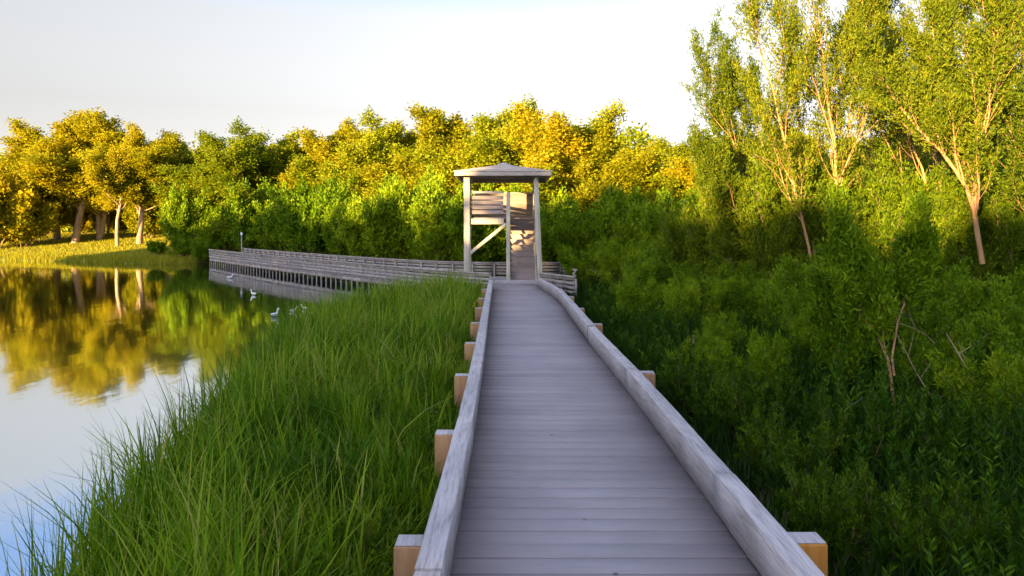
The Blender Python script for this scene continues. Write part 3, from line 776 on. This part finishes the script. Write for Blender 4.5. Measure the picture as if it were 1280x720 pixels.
willow(101, 17, [([(985, 360, 0), (950, 260, .3), (915, 170, .4), (893, 115, .5)], .045), ([(985, 360, 0), (935, 290, -.6), (905, 220, -.8)], .03),
                 ([(990, 360, 0), (990, 270, .5), (960, 190, .8), (935, 130, .8)], .04),
                 ([(985, 360, 0), (935, 310, -.3), (905, 265, -.4), (890, 225, -.4)], .022), ([(985, 360, 0), (950, 280, .9), (922, 205, 1.1), (905, 150, 1.1)], .028)], 'leftmost willow leaning out to the left against the sky', nb=9)
willow(102, 15, [([(1022, 360, 0), (1003, 270, 0), (985, 200, .1), (966, 110, .2), (940, 30, .3)], .06), ([(1022, 360, 0), (1010, 250, .8), (1000, 150, 1.), (985, 70, 1.1)], .04)],
       'tall willow whose narrow plume stands against the sky left of the others', nb=10)
willow(103, 14.5, [([(1048, 370, 0), (1049, 290, 0), (1048, 225, 0), (1034, 120, .1), (1020, 20, .2), (1005, -40, .3)], .065), ([(1049, 240, 0), (1058, 190, .4), (1068, 90, .5), (1062, -20, .6)], .045)],
       'willow with a slim upright reddish trunk forking halfway', nb=10)
willow(104, 15.5, [([(1185, 330, 0), (1160, 240, 0), (1140, 180, 0), (1110, 100, .2), (1092, 0, .2)], .05), ([(1180, 330, 0), (1140, 235, .5), (1100, 165, .6), (1080, 100, .6)], .035),
                   ([(1185, 330, 0), (1170, 200, .8), (1160, 80, .9), (1150, -30, .9)], .045)], 'willow of several leaning stems left of the forked one', nb=9)
willow(105, 12.5, [([(1228, 330, 0), (1221, 280, 0), (1216, 250, 0), (1195, 205, 0), (1172, 185, .1), (1120, 140, .2), (1090, 60, .3)], .075),
                   ([(1216, 255, 0), (1214, 220, .2), (1190, 165, .3), (1172, 115, .3), (1165, 30, .3)], .05),
                   ([(1220, 262, 0), (1226, 200, -.1), (1236, 130, -.1), (1242, 60, -.1), (1240, -40, 0)], .07)],
       'large willow with a bright orange forked trunk near the right edge', nb=11, L=.08)
willow(106, 13.5, [([(1305, 340, 0), (1300, 220, 0), (1285, 100, .2), (1270, -10, .2)], .06), ([(1305, 340, 0), (1290, 240, -.6), (1262, 170, -.7), (1250, 110, -.7)], .04)],
       'willow half cut off by the right edge of the photo', nb=11)
willow(107, 19, [([(1105, 340, 0), (1095, 220, 0), (1085, 100, .2), (1110, -10, .2)], .06), ([(1105, 340, 0), (1130, 240, .6), (1150, 120, .7), (1195, 20, .7)], .05)],
       'taller willow filling the back between the slim trunk and the forked one', nb=12, L=.09, Wd=.03)
willow(108, 18, [([(1235, 330, 0), (1215, 200, 0), (1205, 80, .2), (1210, -30, .2)], .06), ([(1240, 330, 0), (1262, 200, .6), (1275, 80, .7), (1300, 0, .7)], .05)],
       'tall willow directly behind the forked trunk', nb=12, L=.09, Wd=.03)
# small brown stemmed willow in the foreground thicket
willow(109, 7.8, [([(1128, 600, 0), (1122, 500, 0), (1112, 440, 0), (1085, 400, .1), (1068, 360, .2), (1052, 320, .3)], .035),
                  ([(1118, 470, 0), (1122, 410, .2), (1135, 350, .3), (1150, 300, .3)], .022)],
       'small leaning brown stemmed willow in the foreground thicket', lr=(.2, .55, .5), mleaf='leaf_shrub', nb=9, per=22, L=.085, Wd=.026, t0=.35, group='small willows in the right foreground')
willow(110, 8.6, [([(1056, 560, 0), (1052, 500, 0), (1048, 425, 0), (1060, 410, .1), (1078, 402, .2)], .014), ([(1052, 490, 0), (1040, 430, .2), (1030, 380, .3)], .014)],
       'thin bent sapling left of the small leaning willow', lr=(.25, .55, .5), mleaf='leaf_shrub', nb=9, per=22, L=.085, Wd=.026, t0=.2, group='small willows in the right foreground')

# bare leaning stems
for (pts, d, r, lab) in [
    ([(1250, 530), (1215, 465), (1190, 418)], 7.2, .012, 'bare pale stem leaning left near the right edge'),
    ([(1180, 520), (1150, 470), (1128, 420)], 7.4, .010, 'bare grey stem leaning right of the small brown willow'),
    ([(1205, 480), (1180, 440), (1160, 415), (1128, 405)], 8.2, .010, 'bare arched stem between the small willow and the pale stem'),
    ([(856, 468), (866, 448), (870, 420)], 11, .008, 'thin bare stem rising near the bend of the right curb'),
    ([(1000, 395), (985, 372), (963, 340)], 13, .010, 'bare pale stem in the middle of the right thicket'),
    ([(762, 360), (750, 345), (738, 336)], 24, .018, 'bare curved stem just right of the tower rail'),
    ([(1010, 590), (1050, 520), (1085, 500)], 7.0, .006, 'thin bare twig in the dark reeds right of the curb')]:
    acc = Q4(); rr = np.random.default_rng(int(pts[0][0]))
    P = np.array([(px(x, d) , d + .05 * k, zpx(y, d)) for k, (x, y) in enumerate(pts)])
    foot = np.array([P[0, 0] + (P[0, 0] - P[1, 0]) * .4, P[0, 1], gz(P[0, 0], d) - .05]); P = np.vstack([foot, P])
    t = np.linspace(0, len(P) - 1, 12); Pi = np.stack([np.interp(t, np.arange(len(P)), P[:, k]) for k in range(3)], 1); Pi[1:-1] = (Pi[:-2] + 2 * Pi[1:-1] + Pi[2:]) / 4
    tube(acc, Pi, np.linspace(r * 1.2, r * .35, 12), 6)
    for k in (5, 7, 9):
        dd = norm(rr.normal(0, 1, 3) + np.array([0, 0, 1.2])); tube(acc, [Pi[k], Pi[k] + dd * r * 16, Pi[k] + dd * r * 28 + np.array([0, 0, r * 3])], [r * .45, r * .3, r * .1], 4)
    tag(acc.build('bare_stem', M['bark_pale'], smooth=True), lab, 'stem', 'bare stems in the right thicket')

# ------------------------------------------------------------------ ground cover (uncountable)
rng = np.random.default_rng(77)
def fbm(x, y, s, seed=0):
    r = np.random.default_rng(seed); out = 0
    for k in range(5):
        a = r.uniform(0, 6.28); fq = s * (1 + .7 * k); out = out + np.sin((x * math.cos(a) + y * math.sin(a)) * fq + r.uniform(0, 6.28)) / (1 + .5 * k)
    return out / 2.5
# left marsh grass, growing in tufts
def tufts(rng, n, yr, xr, keep, per, spread, yp=1.4):
    y = yr[0] + (yr[1] - yr[0]) * rng.uniform(0, 1, n) ** yp; x = rng.uniform(*xr, n)
    k = keep(x, y); x, y = x[k], y[k]; n = len(x)
    cnt = rng.integers(int(per * .5), int(per * 1.5), n); ti = np.repeat(np.arange(n), cnt)
    a = rng.uniform(0, 6.28, len(ti)); r = np.abs(rng.normal(0, spread, len(ti)))
    return x, y, ti, x[ti] + np.cos(a) * r, y[ti] + np.sin(a) * r, a
lim = lambda y: np.interp(y, LE[:, 0], LE[:, 1]) - .20
T = tufts(rng, 14500, (1.2, 23.8), (-5.4, -.5), lambda x, y: (lake_sd(x, y) + .25 * fbm(x, y, 2.2, 3) > -.1) & (x < lim(y)), 13, .07)
tx, ty_, ti, x, y, ta = T
k = (x < lim(y)); ti, x, y, ta = ti[k], x[k], y[k], ta[k]; nt_ = len(tx); n = len(x)
sdv = lake_sd(x, y); wk = lim(y) - x
th = rng.lognormal(-.03, .32, nt_); thue = rng.normal(0, .18, nt_); taz = rng.uniform(0, 6.28, nt_); tb = np.abs(rng.normal(.14, .16, nt_))
hgt = (.40 + .10 * fbm(x, y, 3.0, 5) + .22 * np.clip(1 - np.abs(sdv - .5) / .8, 0, 1) + .018 * y) * np.clip(.50 + wk * .6, .45, 1.0) * th[ti] * rng.uniform(.55, 1.1, n)
hgt = np.minimum(hgt, 1.3)
v = np.clip(.40 + .34 * fbm(x, y, 1.6, 9) + 1.2 * thue[ti] + rng.normal(0, .13, n) + .012 * y, 0, .89); dry = rng.uniform(0, 1, n) < .055; v[dry] = rng.uniform(.9, 1, dry.sum())
acc = Q4(); z = ground_z(x, y)
dirx = np.cos(ta) + .9 * np.cos(taz[ti]); diry = np.sin(ta) + .9 * np.sin(taz[ti])
add_blades(acc, rng, np.stack([x, y, z - .03], 1), hgt, rng.uniform(.011, .025, n) * (1 + .03 * y), np.arctan2(diry, dirx), tb[ti] + np.abs(rng.normal(.16, .16, n)), v, 4)
tag(acc.build('marsh_grass', M['grass']), 'lush green marsh grass filling the shore left of the boardwalk', kind='stuff')
acc = Q4(); ns = 1500
y = 1.4 + 20 * rng.uniform(0, 1, ns) ** 1.4; x = rng.uniform(-4.2, -.6, ns); k = (x < lim(y) - .05) & (lake_sd(x, y) > .2) & (fbm(x, y, 1.9, 57) > -.2); x, y = x[k], y[k]; ns = len(x)
h = rng.uniform(.35, .62, ns) * np.clip(.6 + (lim(y) - x) * .5, .6, 1.15); z = ground_z(x, y); az = rng.uniform(0, 6.28, ns); be = np.abs(rng.normal(.15, .1, ns))
add_blades(acc, rng, np.stack([x, y, z - .03], 1), h, np.full(ns, .010), az, be, np.full(ns, .5), 4)
per = 26; si = np.repeat(np.arange(ns), per); t = np.tile(np.linspace(.4, 1, per), ns)
o_ = be[si] * t ** 2; P = np.stack([x[si] + np.cos(az[si]) * o_ * h[si], y[si] + np.sin(az[si]) * o_ * h[si], z[si] + t * (1 - .35 * be[si] * t) * h[si]], 1)
fa = rng.uniform(0, 6.28, len(P)); D = np.stack([np.cos(fa), np.sin(fa), rng.uniform(.3, 1.4, len(P))], 1); sc = (1.1 - .5 * t) * (1 + .02 * y[si])
add_leaves(acc, rng, P, D, .10 * sc * rng.uniform(.8, 1.2, len(P)), .026 * sc, np.clip(.2 + .5 * rng.uniform(0, 1, ns)[si] + .2 * rng.uniform(0, 1, len(P)), 0, 1))
tag(acc.build('marsh_herbs', M['herb']), 'leafy marsh plants scattered through the grass left of the boardwalk', kind='stuff')
# loose taller reeds at the waterline
n = 4200; y = rng.uniform(2.2, 22, n); t = np.interp(y, LAKE[1:10, 1], LAKE[1:10, 0]); cl = fbm(y * 3, y, 1.4, 21)
x = t + rng.normal(-.10, .17, n); k = rng.uniform(0, 1, n) < .55 + .5 * cl; x, y = x[k], y[k]; n = len(x)
acc = Q4()
add_blades(acc, rng, np.stack([x, y, np.minimum(ground_z(x, y), WZ) - .05], 1), rng.uniform(.6, 1.25, n) * (1 - .018 * y), rng.uniform(.009, .018, n) * (1 + .03 * y), rng.uniform(0, 6.28, n), np.abs(rng.normal(.18, .18, n)), np.clip(rng.normal(.5, .25, n), 0, 1), 5)
tag(acc.build('reeds', M['grass']), 'taller reeds standing in the water along the left marsh edge', kind='stuff')
# right side reeds and herbs
n = 130000
y = 1.0 + 29 * rng.uniform(0, 1, n) ** 1.5; x = rng.uniform(1.6, 20, n)
rx = np.interp(y, RE[:, 0], RE[:, 1]) + .5
keep = (x > rx) & (x < .80 * y + 2.2) & (lake_sd(x, y) > .3)
x, y, rx = x[keep], y[keep], rx[keep]; n = len(x); wk = x - rx
hgt = (.62 + .16 * fbm(x, y, 2.1, 31)) * np.clip(.65 + wk * .35, .6, 1.3) * rng.uniform(.5, 1.2, n)
v = np.clip(.30 + .2 * fbm(x, y, 1.3, 33) + rng.normal(0, .18, n), 0, .92)
acc = Q4()
add_blades(acc, rng, np.stack([x, y, ground_z(x, y) - .03], 1), hgt, rng.uniform(.008, .016, n) * (1 + .04 * y), rng.uniform(0, 6.28, n), np.abs(rng.normal(.3, .25, n)), v, 3)
tag(acc.build('reed_bed', M['reed']), 'dark green reeds and coarse grass right of the boardwalk', kind='stuff')
# leafy herbs with upright lance shaped leaves
acc = Q4(); ns = 5200
y = 1.4 + 21 * rng.uniform(0, 1, ns) ** 1.5; x = rng.uniform(1.7, 15, ns); rx = np.interp(y, RE[:, 0], RE[:, 1]) + .55
keep = (x > rx) & (x < .80 * y + 2.2) & (fbm(x, y, 1.7, 41) > -.35); x, y, rx = x[keep], y[keep], rx[keep]; ns = len(x)
h = (.78 + .2 * fbm(x, y, 1.4, 43)) * np.clip(.62 + (x - rx) * .3, .6, 1.35) * rng.uniform(.7, 1.2, ns); z = ground_z(x, y)
az = rng.uniform(0, 6.28, ns); be = np.abs(rng.normal(.12, .1, ns))
add_blades(acc, rng, np.stack([x, y, z - .03], 1), h, np.full(ns, .012), az, be, np.full(ns, .5), 4)
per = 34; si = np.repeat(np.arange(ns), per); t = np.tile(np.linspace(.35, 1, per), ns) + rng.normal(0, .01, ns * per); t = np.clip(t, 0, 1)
out = be[si] * t ** 2; zz = t * (1 - .35 * be[si] * t)
P = np.stack([x[si] + np.cos(az[si]) * out * h[si], y[si] + np.sin(az[si]) * out * h[si], z[si] + zz * h[si]], 1)
fa = rng.uniform(0, 6.28, len(P)); D = np.stack([np.cos(fa), np.sin(fa), rng.uniform(.5, 1.6, len(P))], 1)
sc = (1.1 - .55 * t) * (1 + .02 * y[si])
add_leaves(acc, rng, P, D, .105 * sc * rng.uniform(.8, 1.2, len(P)), .024 * sc, np.clip(.05 + .45 * rng.uniform(0, 1, ns)[si] + .5 * t * rng.uniform(.4, 1, len(P)), 0, 1))  # leaves paler up the stem: light on the tips put into the colour
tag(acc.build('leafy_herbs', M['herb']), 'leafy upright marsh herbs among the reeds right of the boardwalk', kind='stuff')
# grass of the far bank and its fringe
n = 110000; x = rng.uniform(-62, -17, n); y = 46 + 32 * rng.uniform(0, 1, n) ** 1.5; s = lake_sd(x, y); k = s > -.15
x, y, s = x[k], y[k], s[k]; n = len(x); acc = Q4()
fringe = s < 1.3
hgt = np.where(fringe, rng.uniform(.18, .45, n), rng.uniform(.08, .2, n)); wd = np.where(fringe, .04, .05) * rng.uniform(.7, 1.3, n)
add_blades(acc, rng, np.stack([x, y, ground_z(x, y) - .03], 1), hgt, wd, rng.uniform(0, 6.28, n), np.abs(rng.normal(.3, .2, n)), np.clip(rng.normal(.55, .2, n), 0, 1), 2)
tag(acc.build('bank_grass', M['bank_grass']), 'golden green grass and reed fringe on the far left bank', kind='stuff')
# shore growth behind the lakeside boardwalk
n = 40000; x = rng.uniform(-20, 12, n); y = rng.uniform(24, 60, n); s = lake_sd(x, y); k = (s > -.05) & (s < 6) & (y > 29.8); x, y, s = x[k], y[k], s[k]; n = len(x); acc = Q4()
add_blades(acc, rng, np.stack([x, y, ground_z(x, y) - .03], 1), rng.uniform(.4, 1.1, n), rng.uniform(.02, .04, n), rng.uniform(0, 6.28, n), np.abs(rng.normal(.3, .2, n)), np.clip(rng.normal(.35, .2, n), 0, 1), 3)
tag(acc.build('shore_growth', M['herb']), 'dark green growth along the shore behind the lakeside boardwalk', kind='stuff')

# far wood closing the view behind the single trees, and an unseen wood across the lake, shaped to shade the marsh
def wood_mass(name, P0, P1, H, depth, nl, size, label, m, seed, low=.6, gaps=()):
    rng = np.random.default_rng(seed); acc = Q4(); P0, P1 = np.array(P0, float), np.array(P1, float); d = P1 - P0; L = np.linalg.norm(d); d /= L; nn = np.array([-d[1], d[0]])
    u = rng.uniform(0, L, nl); w = rng.normal(0, depth / 3, nl)
    if callable(H): hm = H(u)
    else: hm = np.full(nl, float(H))
    cu = rng.uniform(0, L, int(L / 2.4)); ch = rng.uniform(.90, 1.02, len(cu))
    hf = np.zeros(nl)
    for c, hh in zip(cu, ch): hf = np.maximum(hf, hh * np.sqrt(np.clip(1 - ((u - c) / 4.2) ** 2, 0, 1)))
    hm = hm * np.maximum(hf, low)
    z = hm * rng.uniform(0, 1, nl) ** .8; xy = P0 + d * u[:, None] + nn * w[:, None]
    P = np.stack([xy[:, 0], xy[:, 1], z - .3], 1)
    for c, hw, hh in gaps:                       # leaves cut away along the sun's rays to put light patches on the tower
        sv = np.array(sd); q = P - np.array(c); q = q - (q @ sv)[:, None] * sv
        side = np.array([math.cos(SUN_AZ), -math.sin(SUN_AZ), 0]); k = (np.abs(q @ side) < hw) & (np.abs(q[:, 2]) < hh)
        P = P[~k]
    nl = len(P)
    add_leaves(acc, rng, P, rng.normal(0, 1, (nl, 3)), np.full(nl, size) * rng.uniform(.7, 1.3, nl), np.full(nl, size * .7), rng.uniform(0, 1, nl))
    for k in range(int(L / 4)):
        t = rng.uniform(0, L); ww = rng.normal(0, depth / 4); p = P0 + d * t + nn * ww; h = .7 * float(np.interp(t, u[np.argsort(u)], hm[np.argsort(u)]))
        tube(acc, [(p[0], p[1], -.5), (p[0] + .2, p[1], h / 2), (p[0], p[1] + .2, h)], [.22, .17, .06], 6, .2)
    o = acc.build(name, m); tag(o, label, kind='stuff'); return o
wood_mass('far_wood', (-95, 86), (-14, 76), 10.6, 10, 80000, .40, 'dense wood closing the view behind the far left grove', M['leaf_broad'], 301)
wood_mass('far_wood', (-16, 66), (55, 54), 10.2, 9, 80000, .36, 'dense wood closing the view behind the tower trees', M['leaf_broad'], 302)
sa, ca = math.sin(SUN_AZ), math.cos(SUN_AZ)
def at_ut(u, t): return (t * sa + u * ca, t * ca - u * sa)
TT = -60.0
UU = [-55, -52, -47, -41, -27, -19.5, -17.3, -12, -6, -1, 2, 5, 50]; te = math.tan(SUN_EL)
HH = [8.6, 12.0, 12.9, 13.0, 12.4, 11.2, 13.8, 13.6, 11.2, 9.7, 10.2, 11.2, 13]  # heights of the unseen wood, set by where its shade should end
u0 = UU[0]
wood_mass('shading_wood', at_ut(UU[0], TT), at_ut(UU[-1], TT), lambda s: np.interp(s + u0, UU, HH), 9, 70000, .85,
          'unseen wood behind the viewer, shaped to shade the marsh', M['leaf_broad'], 303, .9, [((.12, 26.0, 1.75), .75, .75), ((.3, 28.0, 2.95), 1.0, .75)])

# ------------------------------------------------------------------ small things on and by the water
def bird(x, y, s, rz, label):
    root = thing('water_bird', (x, y, WZ), label, 'bird', 'white birds on the dark water', rz, (s, s, s))
    acc = Q4()
    xs = np.array([-.17, -.15, -.10, -.03, .05, .10, .125, .14, .15, .17, .20, .215, .22]); zs = np.array([.085, .08, .065, .055, .06, .09, .13, .17, .20, .225, .225, .22, .218])
    rs = np.array([.004, .02, .045, .062, .058, .04, .026, .02, .02, .028, .024, .014, .003])
    tube(acc, np.stack([xs, 0 * xs, zs], 1), rs, 12)
    for sg in (-1, 1):   # folded wings
        tube(acc, [(.06, sg * .04, .08), (0, sg * .052, .085), (-.08, sg * .04, .085), (-.16, sg * .015, .09)], [.01, .032, .026, .004], 8)
    acc.build('body', M['bird'], root, smooth=True)
    a2 = Q4(); tube(a2, [(.215, 0, .22), (.24, 0, .216), (.262, 0, .210)], [.010, .007, .001], 6); a2.build('beak', M['beak'], root)
for (x_, y_, s_, rz_, lab) in [(287, 348, .8, .3, 'white bird on the water farthest left, nearest the boardwalk end'),
                               (317, 369, .8, 2.6, 'white bird with its reflection below it, second from the left'),
                               (343, 396, .9, 1.2, 'largest and brightest white bird just off the marsh edge'),
                               (366, 390, .65, .2, 'small white bird beside the largest one'),
                               (381, 387, .65, 2.9, 'small white bird farthest right, close to the reeds')]:
    d = (CZ - WZ) * F / (y_ - HY); bird(px(x_, d), d, s_, rz_, lab)
st = thing('marker_stake', (px(302, 47.6), 47.6, gz(px(302, 47.6), 47.6)), 'thin pale stake with a white cap behind the far boardwalk rail', 'stake')
zz = zpx(294, 47.6) - st.location.z
acc = Q4(); tube(acc, [(0, 0, -.1), (.01, 0, zz * .5), (0, 0, zz)], [.045, .04, .04], 8); acc.build('pole', M['rail'], st)
acc = Q4(); tube(acc, [(0, 0, zz - .02), (0, 0, zz), (0, 0, zz + .15), (0, 0, zz + .19)], [.02, .08, .075, .02], 10); acc.build('cap', M['bird'], st)
